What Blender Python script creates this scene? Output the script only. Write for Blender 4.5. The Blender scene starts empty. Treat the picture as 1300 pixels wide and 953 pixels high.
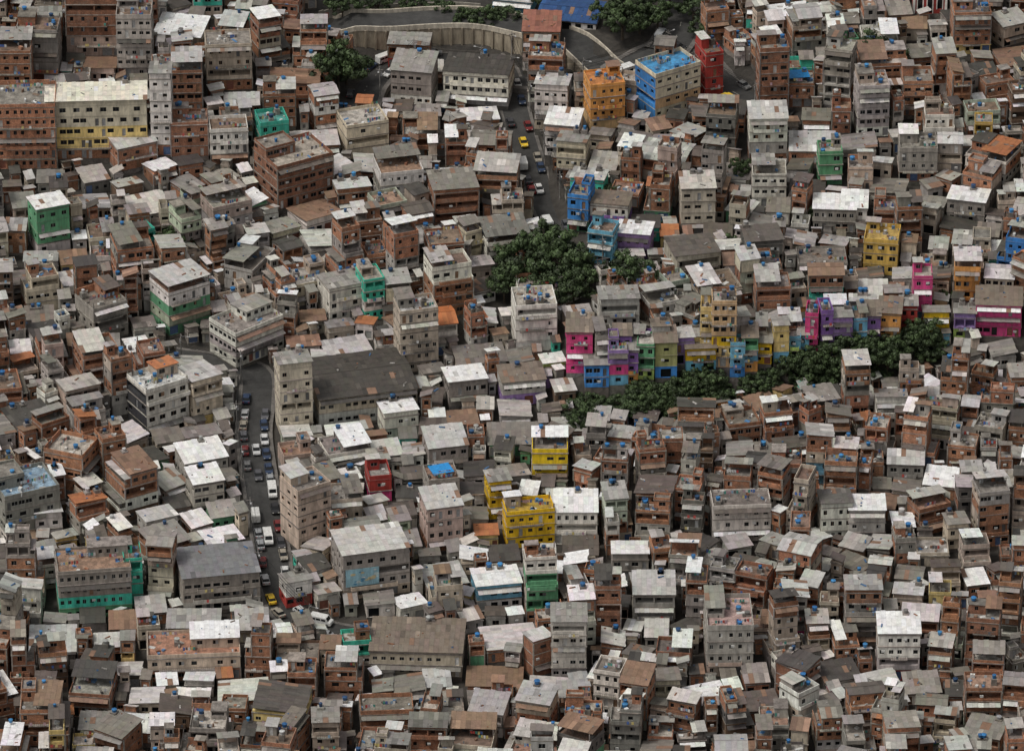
import bpy, math, random, time
import numpy as np
from mathutils import Vector
T0=time.time()
scene=bpy.context.scene
# ---------------------------------------------------------------- camera
PITCH=math.radians(30); D=1500.0; F=8250.0
CAM=np.array([0,-D*math.cos(PITCH),D*math.sin(PITCH)])
FW=np.array([0,math.cos(PITCH),-math.sin(PITCH)]); UP=np.array([0,math.sin(PITCH),math.cos(PITCH)]); RT=np.array([1.,0,0])
cd=bpy.data.cameras.new('camera'); co=bpy.data.objects.new('camera',cd); scene.collection.objects.link(co)
co.location=CAM; co.rotation_euler=(math.pi/2-PITCH,0,0)
cd.sensor_width=36; cd.lens=36*F/1300; cd.clip_start=10; cd.clip_end=20000
scene.camera=co
# ---------------------------------------------------------------- terrain
def ss(t):
    t=np.clip(t,0,1); return t*t*(3-2*t)
def H(x,y):
    x=np.asarray(x,float); y=np.asarray(y,float)
    yc=np.clip(y,-260,300)
    r=0.12*yc
    r=r+15*ss((yc-30)/120)*ss((-x-20)/70)
    r=r+12*ss((yc-40)/120)*ss((x-45)/60)
    yl=-16+0.16*(x-16)
    r=r+6*ss((yc-yl)/8)*ss((x-6)/14)
    r=r+1.3*np.sin(x/23+1)*np.cos(yc/31)+0.9*np.sin(yc/17+x/29)
    return r
def h1(x,y): return float(H(x,y))
TS=np.linspace(-420,420,1700)
def P(px,py):
    d=FW+RT*((px-650)/F)+UP*((476.5-py)/F)
    t=(D+TS)
    X=CAM[0]+d[0]*t; Y=CAM[1]+d[1]*t; Z=CAM[2]+d[2]*t
    k=np.argmax(Z<H(X,Y))
    return float(X[k]),float(Y[k])
def proj(x,y,z):
    v=np.array([x,y,z])-CAM; dd=v@FW
    return 650+F*(v@RT)/dd, 476.5-F*(v@UP)/dd
# ---------------------------------------------------------------- materials
def newmat(name,rough=0.8):
    m=bpy.data.materials.new(name); m.use_nodes=True
    nt=m.node_tree; b=nt.nodes['Principled BSDF']; b.inputs['Roughness'].default_value=rough
    return m,nt,b
def nd(nt,t,**k):
    n=nt.nodes.new(t)
    for a,v in k.items(): setattr(n,a,v)
    return n
def coords(nt,scale=(1,1,1)):
    tc=nd(nt,'ShaderNodeTexCoord'); oi=nd(nt,'ShaderNodeObjectInfo')
    mu=nd(nt,'ShaderNodeMath',operation='MULTIPLY'); mu.inputs[1].default_value=97
    nt.links.new(oi.outputs['Random'],mu.inputs[0])
    ad=nd(nt,'ShaderNodeVectorMath',operation='ADD')
    nt.links.new(tc.outputs['Object'],ad.inputs[0]); nt.links.new(mu.outputs[0],ad.inputs[1])
    return ad.outputs[0]
def noise(nt,vec,scale,lo,hi,a=0.35,b=0.65,sc3=(1,1,1),detail=3):
    mp=nd(nt,'ShaderNodeVectorMath',operation='MULTIPLY'); mp.inputs[1].default_value=sc3
    nt.links.new(vec,mp.inputs[0])
    n=nd(nt,'ShaderNodeTexNoise'); n.inputs['Scale'].default_value=scale; n.inputs['Detail'].default_value=detail; n.inputs['Roughness'].default_value=0.65
    nt.links.new(mp.outputs[0],n.inputs['Vector'])
    r=nd(nt,'ShaderNodeMapRange'); r.inputs[1].default_value=a; r.inputs[2].default_value=b; r.inputs[3].default_value=lo; r.inputs[4].default_value=hi
    nt.links.new(n.outputs['Fac'],r.inputs[0])
    return r.outputs[0]
def mulv(nt,*s):
    o=s[0]
    for k in s[1:]:
        m=nd(nt,'ShaderNodeMath',operation='MULTIPLY'); nt.links.new(o,m.inputs[0]); nt.links.new(k,m.inputs[1]); o=m.outputs[0]
    return o
def scalecol(nt,col,fac):
    s=nd(nt,'ShaderNodeVectorMath',operation='SCALE'); nt.links.new(col,s.inputs[0]); nt.links.new(fac,s.inputs['Scale']); return s.outputs[0]
def mixcol(nt,fac,c1,c2):
    m=nd(nt,'ShaderNodeMix',data_type='RGBA'); nt.links.new(fac,m.inputs[0])
    if isinstance(c1,tuple): m.inputs[6].default_value=(*c1,1)
    else: nt.links.new(c1,m.inputs[6])
    if isinstance(c2,tuple): m.inputs[7].default_value=(*c2,1)
    else: nt.links.new(c2,m.inputs[7])
    return m.outputs[2]
def attrmat(name,rough,kind):
    m,nt,b=newmat(name,rough)
    at=nd(nt,'ShaderNodeAttribute',attribute_name='Col'); c=at.outputs['Color']
    v=coords(nt)
    if kind=='plaster':
        f=mulv(nt,noise(nt,v,0.9,0.66,1.08,sc3=(1,1,0.22)),noise(nt,v,0.25,0.84,1.05))
        c=scalecol(nt,c,f)
        g=noise(nt,v,1.6,0,0.55,a=0.54,b=0.78,sc3=(1,1,0.35))
        c=mixcol(nt,g,c,(0.11,0.085,0.064))
    elif kind=='brick':
        sp=nd(nt,'ShaderNodeSeparateXYZ'); nt.links.new(v,sp.inputs[0])
        ad=nd(nt,'ShaderNodeMath',operation='ADD'); nt.links.new(sp.outputs[0],ad.inputs[0]); nt.links.new(sp.outputs[1],ad.inputs[1])
        cb=nd(nt,'ShaderNodeCombineXYZ'); nt.links.new(ad.outputs[0],cb.inputs[0]); nt.links.new(sp.outputs[2],cb.inputs[1])
        bt=nd(nt,'ShaderNodeTexBrick'); bt.inputs['Scale'].default_value=1.0
        bt.inputs['Brick Width'].default_value=0.3; bt.inputs['Row Height'].default_value=0.2; bt.inputs['Mortar Size'].default_value=0.018
        bt.inputs['Color1'].default_value=(1.25,1.18,1.1,1); bt.inputs['Color2'].default_value=(0.7,0.68,0.66,1); bt.inputs['Mortar'].default_value=(1.0,1.2,1.4,1)
        nt.links.new(cb.outputs[0],bt.inputs['Vector'])
        mm=nd(nt,'ShaderNodeVectorMath',operation='MULTIPLY'); nt.links.new(c,mm.inputs[0]); nt.links.new(bt.outputs['Color'],mm.inputs[1]); c=mm.outputs[0]
        f=mulv(nt,noise(nt,v,0.8,0.62,1.15,sc3=(1,1,0.4)),noise(nt,v,3,0.8,1.15))
        c=scalecol(nt,c,f)
        c=mixcol(nt,noise(nt,v,0.5,0,0.45,a=0.52,b=0.72),c,(0.25,0.20,0.16))
    elif kind=='roof':
        f=mulv(nt,noise(nt,v,0.7,0.78,1.06),noise(nt,v,4,0.9,1.06))
        c=scalecol(nt,c,f)
        c=mixcol(nt,noise(nt,v,1.3,0,0.3,a=0.58,b=0.78),c,(0.13,0.09,0.065))
        tc=nd(nt,'ShaderNodeTexCoord')
        w=nd(nt,'ShaderNodeTexWave'); w.inputs['Scale'].default_value=1.2
        nt.links.new(tc.outputs['Object'],w.inputs['Vector'])
        bp=nd(nt,'ShaderNodeBump'); bp.inputs['Strength'].default_value=0.5; bp.inputs['Distance'].default_value=0.08
        nt.links.new(w.outputs['Fac'],bp.inputs['Height']); nt.links.new(bp.outputs[0],b.inputs['Normal'])
    elif kind=='concrete':
        f=mulv(nt,noise(nt,v,0.6,0.5,1.1),noise(nt,v,3,0.8,1.12))
        c=scalecol(nt,c,f)
        c=mixcol(nt,noise(nt,v,1.1,0,0.55,a=0.5,b=0.72),c,(0.075,0.062,0.05))
    elif kind=='leaf':
        c=scalecol(nt,c,noise(nt,v,0.8,0.7,1.2))
    elif kind=='plain':
        c=scalecol(nt,c,noise(nt,v,2.0,0.75,1.1))
    nt.links.new(c,b.inputs['Base Color'])
    return m
M_W=attrmat('plaster_wall',0.9,'plaster'); M_B=attrmat('brick_wall',0.95,'brick'); M_R=attrmat('corrugated_roof',0.6,'roof')
M_C=attrmat('concrete',0.95,'concrete'); M_P=attrmat('painted_parts',0.5,'plain')
M_G,nt,b=newmat('window_glass',0.2); b.inputs['Base Color'].default_value=(0.010,0.011,0.012,1); b.inputs['Specular IOR Level'].default_value=.3
M_L=attrmat('foliage',0.7,'leaf')
HM=[M_W,M_B,M_R,M_C,M_P,M_G,M_L]
W_,B_,R_,C_,P_,G_,L_=range(7)
# ---------------------------------------------------------------- mesh builder
class MB:
    def __init__(s): s.v=[];s.f=[];s.m=[];s.c=[]
    def q(s,pts,m,c):
        n=len(s.v); s.v.extend(pts); s.f.append(range(n,n+len(pts))); s.m.append(m); s.c.append(c)
    def box(s,x0,y0,z0,x1,y1,z1,m,c,bot=True,mt=None,ct=None):
        n=len(s.v)
        s.v.extend(((x0,y0,z0),(x1,y0,z0),(x1,y1,z0),(x0,y1,z0),(x0,y0,z1),(x1,y0,z1),(x1,y1,z1),(x0,y1,z1)))
        s.f.extend(((n,n+1,n+5,n+4),(n+1,n+2,n+6,n+5),(n+2,n+3,n+7,n+6),(n+3,n,n+4,n+7),(n+4,n+5,n+6,n+7)))
        s.m.extend((m,m,m,m,m if mt is None else mt)); s.c.extend((c,c,c,c,c if ct is None else ct))
        if bot: s.f.append((n+3,n+2,n+1,n)); s.m.append(m); s.c.append(c)
    def rbox(s,cx,cy,z0,w,d,h,a,m,c):
        ca,sa=math.cos(a),math.sin(a); n=len(s.v)
        for z in (z0,z0+h):
            for sx,sy in ((-1,-1),(1,-1),(1,1),(-1,1)):
                x=sx*w/2;y=sy*d/2; s.v.append((cx+x*ca-y*sa,cy+x*sa+y*ca,z))
        s.f.extend(((n,n+1,n+5,n+4),(n+1,n+2,n+6,n+5),(n+2,n+3,n+7,n+6),(n+3,n,n+4,n+7),(n+4,n+5,n+6,n+7),(n+3,n+2,n+1,n)))
        s.m.extend([m]*6); s.c.extend([c]*6)
    def cyl(s,cx,cy,z0,z1,r0,r1,m,c,k=8,cap=True):
        n=len(s.v)
        for z,r in ((z0,r0),(z1,r1)):
            for i in range(k):
                a=2*math.pi*i/k; s.v.append((cx+r*math.cos(a),cy+r*math.sin(a),z))
        for i in range(k):
            j=(i+1)%k; s.f.append((n+i,n+j,n+k+j,n+k+i)); s.m.append(m); s.c.append(c)
        if cap: s.f.append(range(n+k,n+2*k)); s.m.append(m); s.c.append(c)
    def mesh(s,name,mats=None):
        me=bpy.data.meshes.new(name); me.from_pydata(s.v,[],[tuple(f) for f in s.f])
        for m in (mats or HM): me.materials.append(m)
        me.polygons.foreach_set('material_index',s.m)
        a=me.attributes.new('Col','FLOAT_COLOR','FACE')
        arr=np.ones((len(s.c),4),dtype=np.float32); arr[:,:3]=np.array(s.c,dtype=np.float32)
        a.data.foreach_set('color',arr.ravel()); me.update(); return me
    def obj(s,name,loc=(0,0,0),yaw=0,mats=None):
        return put(s.mesh(name,mats),name,loc,yaw)
def put(me,name,loc,yaw=0,sc=1):
    o=bpy.data.objects.new(name,me); o.location=loc; o.rotation_euler=(0,0,yaw)
    if sc!=1: o.scale=sc if isinstance(sc,tuple) else (sc,sc,sc)
    scene.collection.objects.link(o); return o
# ---------------------------------------------------------------- palette
PAL=dict(white=(.78,.74,.67),cream=(.68,.59,.45),beige=(.51,.43,.34),grey=(.32,.295,.26),lgrey=(.49,.46,.42),dgrey=(.15,.14,.125),
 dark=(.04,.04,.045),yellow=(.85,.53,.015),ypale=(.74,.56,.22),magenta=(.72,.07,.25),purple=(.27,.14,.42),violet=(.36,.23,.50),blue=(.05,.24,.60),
 lblue=(.17,.43,.60),teal=(.07,.54,.40),green=(.14,.38,.20),lime=(.38,.52,.13),olive=(.36,.38,.15),orange=(.72,.33,.09),peach=(.72,.48,.25),
 red=(.42,.045,.035),ochre=(.60,.38,.09),pgreen=(.49,.55,.42),pinkc=(.56,.43,.35),brick=(.36,.165,.092),brown=(.18,.11,.07))
def jit(c,r,a=0.12):
    k=1+r.uniform(-a,a); return tuple(max(0.01,min(.85,x*k*(1+r.uniform(-.04,.04)))) for x in c)
CON=(.28,.25,.22)
def wallmat(key,r):
    c=PAL[key]
    return (B_ if key=='brick' else W_), jit(c,r,0.12 if key!='brick' else 0.3)
# ---------------------------------------------------------------- house parts
def wall(mb,ax,ay,bx,by,z0,z1,ops,m,c,r):
    L=math.hypot(bx-ax,by-ay); ux,uy=(bx-ax)/L,(by-ay)/L; nx,ny=uy,-ux
    def pt(u,z,k=0.0): return (ax+ux*u-nx*k,ay+uy*u-ny*k,z)
    u=0
    for (u0,u1,s,t,k,kind,oc) in ops:
        mb.q((pt(u,z0),pt(u0,z0),pt(u0,z1),pt(u,z1)),m,c)
        s+=z0;t+=z0
        if s>z0+0.01: mb.q((pt(u0,z0),pt(u1,z0),pt(u1,s),pt(u0,s)),m,c)
        mb.q((pt(u0,t),pt(u1,t),pt(u1,z1),pt(u0,z1)),m,c)
        mb.q((pt(u0,s),pt(u1,s),pt(u1,s,k),pt(u0,s,k)),m,c)
        mb.q((pt(u0,t),pt(u0,t,k),pt(u1,t,k),pt(u1,t)),m,c)
        mb.q((pt(u0,s),pt(u0,s,k),pt(u0,t,k),pt(u0,t)),m,c)
        mb.q((pt(u1,s),pt(u1,t),pt(u1,t,k),pt(u1,s,k)),m,c)
        if kind==0:
            mb.q((pt(u0,s,k),pt(u1,s,k),pt(u1,t,k),pt(u0,t,k)),P_,oc)
            mid=(u0+u1)/2; e=.05; kk=k-.03
            mb.q((pt(u0+e,s+e,kk),pt(mid-.03,s+e,kk),pt(mid-.03,t-e,kk),pt(u0+e,t-e,kk)),G_,c)
            if r.random()<.85: mb.q((pt(mid+.03,s+e,kk),pt(u1-e,s+e,kk),pt(u1-e,t-e,kk),pt(mid+.03,t-e,kk)),G_,c)
        elif kind==1:
            mb.q((pt(u0,s,k),pt(u1,s,k),pt(u1,t,k),pt(u0,t,k)),P_,oc)
        elif kind==2:
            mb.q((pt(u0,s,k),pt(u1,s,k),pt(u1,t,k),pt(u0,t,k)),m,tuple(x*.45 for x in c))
            if u1-u0>2.2: mb.q((pt(u0+.5,z0+.1,k-.03),pt(u0+1.3,z0+.1,k-.03),pt(u0+1.3,t-.1,k-.03),pt(u0+.5,t-.1,k-.03)),G_,c)
        else:
            mb.q((pt(u0,s,k),pt(u1,s,k),pt(u1,t,k),pt(u0,t,k)),G_,c)
        u=u1
    mb.q((pt(u,z0),pt(L,z0),pt(L,z1),pt(u,z1)),m,c)
FRC=[(.6,.6,.58),(.5,.48,.45),(.25,.15,.09),(.12,.12,.12),(.3,.3,.3)]
def mkops(L,fh,r,front,ground,dens,rs):
    ops=[]
    if L<1.6: return ops
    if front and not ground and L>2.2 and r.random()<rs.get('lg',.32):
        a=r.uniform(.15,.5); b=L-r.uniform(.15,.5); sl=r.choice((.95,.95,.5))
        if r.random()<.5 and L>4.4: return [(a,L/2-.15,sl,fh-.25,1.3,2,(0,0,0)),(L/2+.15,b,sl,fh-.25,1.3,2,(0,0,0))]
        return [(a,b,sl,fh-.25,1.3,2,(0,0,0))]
    sp=rs['sp']; n=int(L/sp); 
    if n<1: n=1 if r.random()<.8 else 0
    for i in range(n):
        if r.random()>dens: continue
        cu=L*(i+.5)/n+r.uniform(-.15,.15); ww=rs['ww']
        if cu-ww/2<.2 or cu+ww/2>L-.2: ww=max(.5,min(ww,L-.6)); cu=min(max(cu,ww/2+.2),L-ww/2-.2)
        if ops and cu-ww/2<ops[-1][1]+.15: continue
        k=r.random()
        if ground and front and k<.4:
            if k<.15 : ops.append((cu-.4,cu+.4,.02,2.1,.15,1,r.choice(FRC)))
            else:
                w2=min(1.2,L/n/2-.25,cu-.1,L-cu-.1)
                if w2>.4 and (not ops or cu-w2>ops[-1][1]+.1) : ops.append((cu-w2,cu+w2,.02,2.3,.25,1 if k<.3 else 3,r.choice([(.3,.3,.3),(.1,.16,.3),(.25,.1,.07),(.4,.4,.38)])))
        elif k<.10 and not ground: ops.append((cu-.42,cu+.42,.05,2.1,.18,1,r.choice(FRC)))
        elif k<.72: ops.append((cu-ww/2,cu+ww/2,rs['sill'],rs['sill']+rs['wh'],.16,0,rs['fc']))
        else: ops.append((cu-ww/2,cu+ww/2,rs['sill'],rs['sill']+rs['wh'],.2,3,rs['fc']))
    return ops
ROOFC=[((.41,.39,.365),20),((.28,.26,.235),18),((.20,.18,.155),15),((.12,.10,.085),12),((.56,.54,.51),15),((.83,.82,.80),12),((.25,.155,.105),9),((.42,.16,.07),1.5),((.07,.063,.056),9)]
def pick(r,L):
    t=sum(w for _,w in L); k=r.uniform(0,t)
    for c,w in L:
        k-=w
        if k<=0: return c
    return L[-1][0]
def panels(mb,x0,y0,x1,y1,za,zb,col,r,axis='y',th=.07,patch=.10,rot=0.0):
    cxr,cyr=(x0+x1)/2,(y0+y1)/2; cr_,sr_=math.cos(rot),math.sin(rot)
    def R2(x,y,z):
        dx,dy=x-cxr,y-cyr; return (cxr+dx*cr_-dy*sr_,cyr+dx*sr_+dy*cr_,z)
    if axis=='y':
        f=lambda u,v,dz:R2(x0+(x1-x0)*u,y0+(y1-y0)*v,za+(zb-za)*v+dz); LU=x1-x0; LV=y1-y0
    else:
        LU=y1-y0; LV=x1-x0
        f=lambda u,v,dz:R2(x0+(x1-x0)*v,y1-(y1-y0)*u,za+(zb-za)*v+dz)
    A=[f(0,0,0),f(1,0,0),f(1,1,0),f(0,1,0)]; Bt=[f(0,0,-th),f(1,0,-th),f(1,1,-th),f(0,1,-th)]
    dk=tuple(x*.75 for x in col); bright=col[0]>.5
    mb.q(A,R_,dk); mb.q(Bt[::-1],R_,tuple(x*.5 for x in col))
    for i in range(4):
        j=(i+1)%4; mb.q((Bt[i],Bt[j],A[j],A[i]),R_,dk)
    nu=max(1,int(LU/1.05)); nv=max(1,int(LV/2.6+.3))
    if bright: patch*=.4
    for i in range(nu):
        for j in range(nv):
            k=r.random()
            c=jit(col,r,.08)
            if k<patch*.4: c=tuple(x*.65 for x in col)
            elif k<patch*.65: c=(.25,.15,.10)
            elif k<patch: c=tuple(min(.8,x*1.5) for x in col)
            if k>.985: continue
            dz=.015+.02*((i+j)%2)+r.uniform(0,.02)
            u0=(i+.02)/nu;u1=(i+.98)/nu; v0=(j)/nv-(.05/LV if j==0 else 0); v1=(j+.99)/nv+(r.uniform(-.05,.25)/LV if j==nv-1 else 0)
            mb.q((f(u0,v0,dz+.02),f(u1,v0,dz+.02),f(u1,v1,dz),f(u0,v1,dz)),R_,c)
    for _ in range(int(LU*LV/11*r.random())):
        u,v=r.uniform(.1,.9),r.uniform(.1,.9); p=f(u,v,.05); s=r.uniform(.15,.4)
        mb.rbox(p[0],p[1],p[2]-.05,s*r.choice((1,1,4)),s,.2,r.uniform(0,3),C_,r.choice([(.3,.14,.08),(.25,.24,.22),(.5,.48,.45),(.16,.13,.1),(.06,.15,.3)]))
TANKC=[((.02,.12,.29),42),((.04,.18,.38),18),((.015,.05,.12),24),((.4,.4,.39),14),((.16,.15,.14),16)]
def tank(mb,x,y,z,r,s=1.0,c=None):
    c=jit(c or pick(r,TANKC),r,.3); rr=r.uniform(.38,.64)*s; h=r.uniform(.55,.85)*s
    mb.cyl(x,y,z,z+h,rr*.82,rr,P_,c,10,False); mb.cyl(x,y,z+h,z+h+.06,rr*1.06,rr*1.06,P_,c,10,False); mb.cyl(x,y,z+h+.06,z+h+.18,rr*1.06,rr*.3,P_,tuple(k*1.1 for k in c),10)
CLO=[(.6,.6,.6),(.5,.08,.07),(.08,.15,.4),(.6,.5,.2),(.08,.3,.25),(.1,.1,.11),(.45,.3,.35),(.25,.4,.55),(.7,.7,.68)]
def clutter(mb,r,x0,y0,x1,y1,z,n):
    for _ in range(n):
        if x1-x0<.8 or y1-y0<.8: return
        x=r.uniform(x0+.4,x1-.4); y=r.uniform(y0+.4,y1-.4); k=r.random()
        if k<.45: mb.rbox(x,y,z,r.uniform(.3,1.1),r.uniform(.2,.8),r.uniform(.15,.9),r.uniform(0,3),r.choice((C_,P_,B_)),r.choice([(.3,.28,.25),(.5,.48,.45),(.2,.12,.08),(.12,.11,.1),(.3,.13,.07),(.65,.65,.63),(.1,.2,.35)]))
        elif k<.65: mb.rbox(x,y,z+.01,r.uniform(.8,2),r.uniform(.4,1.2),.05,r.uniform(0,3),R_,r.choice([(.6,.6,.58),(.2,.14,.1),(.1,.1,.1),(.35,.33,.3),(.07,.2,.4)]))
        elif k<.8:
            mb.cyl(x,y,z,z+.9,.03,.03,P_,(.2,.2,.2),4,False)
            a=r.uniform(0,6.28); pts=[]
            for i in range(8):
                t=i*math.pi/4; px_,pz=.38*math.cos(t),.38*math.sin(t)
                pts.append((x+px_*math.cos(a)-pz*.35*math.sin(a),y+px_*math.sin(a)+pz*.35*math.cos(a),z+1.1+pz*.85))
            mb.q(pts,P_,(.42,.42,.42))
        else:
            n2=r.randint(3,6); L=n2*.55
            if x+L/2<x1 and x-L/2>x0:
                mb.box(x-L/2-.05,y-.03,z,x-L/2,y+.03,z+1.7,P_,(.2,.17,.14)); mb.box(x+L/2,y-.03,z,x+L/2+.05,y+.03,z+1.7,P_,(.2,.17,.14))
                for i in range(n2):
                    xx=x-L/2+i*.55+.05; zz=z+1.65-r.uniform(0,.05)
                    mb.q(((xx,y,zz-r.uniform(.5,1.0)),(xx+.45,y+.02,zz-.8),(xx+.45,y,zz),(xx,y,zz)),P_,r.choice(CLO))
def parapet(mb,x0,y0,x1,y1,z,h,m,c,t=.13):
    mb.box(x0,y0,z,x1,y0+t,z+h,m,c,False); mb.box(x0,y1-t,z,x1,y1,z+h,m,c,False)
    mb.box(x0,y0+t,z,x0+t,y1-t,z+h,m,c,False); mb.box(x1-t,y0+t,z,x1,y1-t,z+h,m,c,False)
def room(mb,r,x0,y0,x1,y1,z,m,c,fc,rs,depth=0):
    h=r.uniform(2.1,2.6); w,d=x1-x0,y1-y0
    wall(mb,x0,y0,x1,y0,z,z+h,mkops(w,h,r,True,False,.9,rs),m,c,r); wall(mb,x1,y0,x1,y1,z,z+h,mkops(d,h,r,False,False,.4,rs),m,c,r)
    wall(mb,x1,y1,x0,y1,z,z+h,[],m,c,r); wall(mb,x0,y1,x0,y0,z,z+h,mkops(d,h,r,False,False,.4,rs),m,c,r)
    k=r.random(); zt=z+h
    if k<.6:
        s=r.uniform(.1,.6); mb.q(((x0,y0,zt),(x1,y0,zt),(x1,y1,zt),(x0,y1,zt)),C_,fc)
        up=r.random()<.5
        panels(mb,x0-.3,y0-.35,x1+.3,y1+.3,zt+.1+(0 if up else s),zt+.1+(s if up else 0),jit(pick(r,ROOFC),r),r,'y')
        for xx in (x0+.05,x1-.05):
            mb.box(xx-.05,y0+.02,zt,xx+.05,y1-.02,zt+.1,m,c,False)
        if not up: mb.box(x0+.02,y0+.05,zt,x1-.02,y0+.15,zt+s,m,c,False)
        else: mb.box(x0+.02,y1-.15,zt,x1-.02,y1-.05,zt+s,m,c,False)
    else:
        mb.box(x0-.12,y0-.12,zt,x1+.12,y1+.12,zt+.16,C_,fc); zt+=.16
        if r.random()<.5 and w>1.6 and d>1.6:
            for q in range(r.choice((1,1,2))): tank(mb,r.uniform(x0+.7,x1-.7),r.uniform(y0+.7,y1-.7),zt+r.choice((0,.25)),r,.95)
        if r.random()<.4: parapet(mb,x0,y0,x1,y1,zt,.6,m,c,.1)
def house(r,w,d,nf,walls,roof='auto',rcol=None,found=1.5,left=None,win=1.0,tanks=None,plain=False,fh0=None,tarp=False):
    mb=MB(); x0,x1,y0,y1=-w/2,w/2,-d/2,d/2
    rs=dict(sp=r.choice((1.6,1.9,2.2,2.6)),ww=r.choice((.8,1.0,1.2,1.5)),wh=r.choice((.9,1.05,1.2)),sill=r.choice((.9,1.0)),fc=r.choice(FRC))
    if plain: rs['lg']=.14
    fc=jit(CON,r,.35); mb.box(x0+.05,y0+.05,-found,x1-.05,y1-.05,0,C_,tuple(k*.7 for k in fc),False)
    z=0; fh=fh0 or r.uniform(2.4,2.8)
    for i in range(nf):
        key=walls[min(i,len(walls)-1)]; m,c=wallmat(key,r)
        if i and walls[min(i,len(walls)-1)]==walls[min(i-1,len(walls)-1)]: m,c=pm,pc
        pm,pc=m,c
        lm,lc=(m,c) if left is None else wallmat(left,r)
        if r.random()<.22 and left is None and not plain: lm,lc=wallmat(r.choice(('brick','brick','grey','beige')),r)
        rm,rc2=(m,c)
        if r.random()<.22 and not plain: rm,rc2=wallmat(r.choice(('brick','brick','grey','beige')),r)
        if i and not plain:
            k=r.random()
            if k<.26: y0-=r.uniform(.2,.7)
            elif k<.60:
                s=r.uniform(.9,2.4)
                if r.random()<.5: 
                    if y1-y0-s>2.4:
                        mb.box(x0,y0,z,x1,y0+.12,z+.85,m,c,False); mb.box(x0,y0+.12,z,x0+.12,y0+s,z+.85,m,c,False); mb.box(x1-.12,y0+.12,z,x1,y0+s,z+.85,m,c,False)
                        clutter(mb,r,x0,y0,x1,y0+s,z,r.randint(0,4)); y0+=s
                elif x1-x0-s>2.4:
                    if r.random()<.5:
                        mb.box(x1-.12,y0,z,x1,y1,z+.85,m,c,False); mb.box(x1-s,y0,z,x1-.12,y0+.12,z+.85,m,c,False)
                        clutter(mb,r,x1-s,y0,x1,y1,z,r.randint(0,4))
                        if r.random()<.5: panels(mb,x1-s+.05,y0-.2,x1+.2,y1,z+2.0,z+2.35,jit(pick(r,ROOFC),r),r,'y'); mb.box(x1-.1,y0+.1,z+.8,x1-.02,y0+.18,z+2.0,P_,fc)
                        x1-=s
                    else:
                        mb.box(x0,y0,z,x0+.12,y1,z+.85,m,c,False); mb.box(x0+.12,y0,z,x0+s,y0+.12,z+.85,m,c,False)
                        clutter(mb,r,x0,y0,x0+s,y1,z,r.randint(0,4))
                        if r.random()<.5: panels(mb,x0-.2,y0-.2,x0+s-.05,y1,z+2.35,z+2.0,jit(pick(r,ROOFC),r),r,'y'); mb.box(x0+.02,y0+.1,z+.8,x0+.1,y0+.18,z+2.2,P_,fc)
                        x0+=s
        ww,dd=x1-x0,y1-y0
        wall(mb,x0,y0,x1,y0,z,z+fh,mkops(ww,fh,r,True,i==0,.92*win,rs) if win else [],m,c,r)
        wall(mb,x1,y0,x1,y1,z,z+fh,mkops(dd,fh,r,False,i==0,.6*win,rs) if win else [],rm,rc2,r)
        wall(mb,x1,y1,x0,y1,z,z+fh,mkops(ww,fh,r,False,i==0,.5*win,rs) if win else [],m,c,r)
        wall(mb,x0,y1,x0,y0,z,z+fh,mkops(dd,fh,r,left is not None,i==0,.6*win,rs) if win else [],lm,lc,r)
        if m==B_ or (not plain and r.random()<.15):
            for (cx,cy) in ((x0,y0),(x1,y0),(x0,y1),(x1,y1)):
                mb.box(cx-.14,cy-.14,z,cx+.14,cy+.14,z+fh,C_,fc,False)
        z+=fh
        sl=fc if (m==B_ or r.random()<.5) else tuple(k*.85 for k in c)
        e=r.choice((.06,.1,.2))
        mb.box(x0-e,y0-e,z,x1+e,y1+e,z+.18,C_ if sl is fc else W_,sl,True,C_,jit(CON,r,.2)); z+=.18
        if i<nf-1 and r.random()<.3 and ww>2.6:
            a=x0+r.uniform(0,.3)*ww; b=x1-r.uniform(0,.3)*ww; dp=r.uniform(.6,1.0)
            mb.box(a,y0-e-dp,z-.15,b,y0-e-.002,z,C_,fc)
            if r.random()<.55:
                mb.box(a,y0-e-dp,z,b,y0-e-dp+.09,z+.9,m,c); mb.box(a,y0-e-dp+.09,z,a+.09,y0-e-.01,z+.9,m,c);mb.box(b-.09,y0-e-dp+.09,z,b,y0-e-.01,z+.9,m,c)
            else:
                nb=max(3,int((b-a)/.4))
                for q in range(nb+1): 
                    xx=a+(b-a-.04)*q/nb; mb.box(xx,y0-e-dp,z,xx+.04,y0-e-dp+.04,z+.9,P_,(.08,.08,.08),False)
                mb.box(a,y0-e-dp-.01,z+.9,b,y0-e-dp+.05,z+.95,P_,(.08,.08,.08))
            for q in range(r.randint(0,4)):
                xx=r.uniform(a,b-.6); zz=z+.97; mb.q(((xx,y0-e-dp-.06,zz-.7),(xx+.5,y0-e-dp-.07,zz-.7),(xx+.5,y0-e-dp-.03,zz),(xx,y0-e-dp-.03,zz)),P_,r.choice(CLO))
        elif win and r.random()<.3:
            xx=r.uniform(x0+.3,x1-1.2); mb.box(xx,y0-.5,z-1.3,xx+.75,y0-.21,z-.85,P_,(.5,.5,.48))
        elif r.random()<.3 and ww>2.4:
            panels(mb,x0+.2,y0-1.1-e,x1-.2,y0-e-.01,z-.75,z-.35,jit(pick(r,ROOFC),r),r,'y',.05)
    # roof
    if roof=='auto': roof=pick(r,[('flat',28),('shed',32),('shade',32),('gable',8)])
    rc=rcol or jit(pick(r,ROOFC),r,.12); ww,dd=x1-x0,y1-y0; o=.3; nt_=tanks
    rt_=0 if plain else r.gauss(0,.05)
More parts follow.
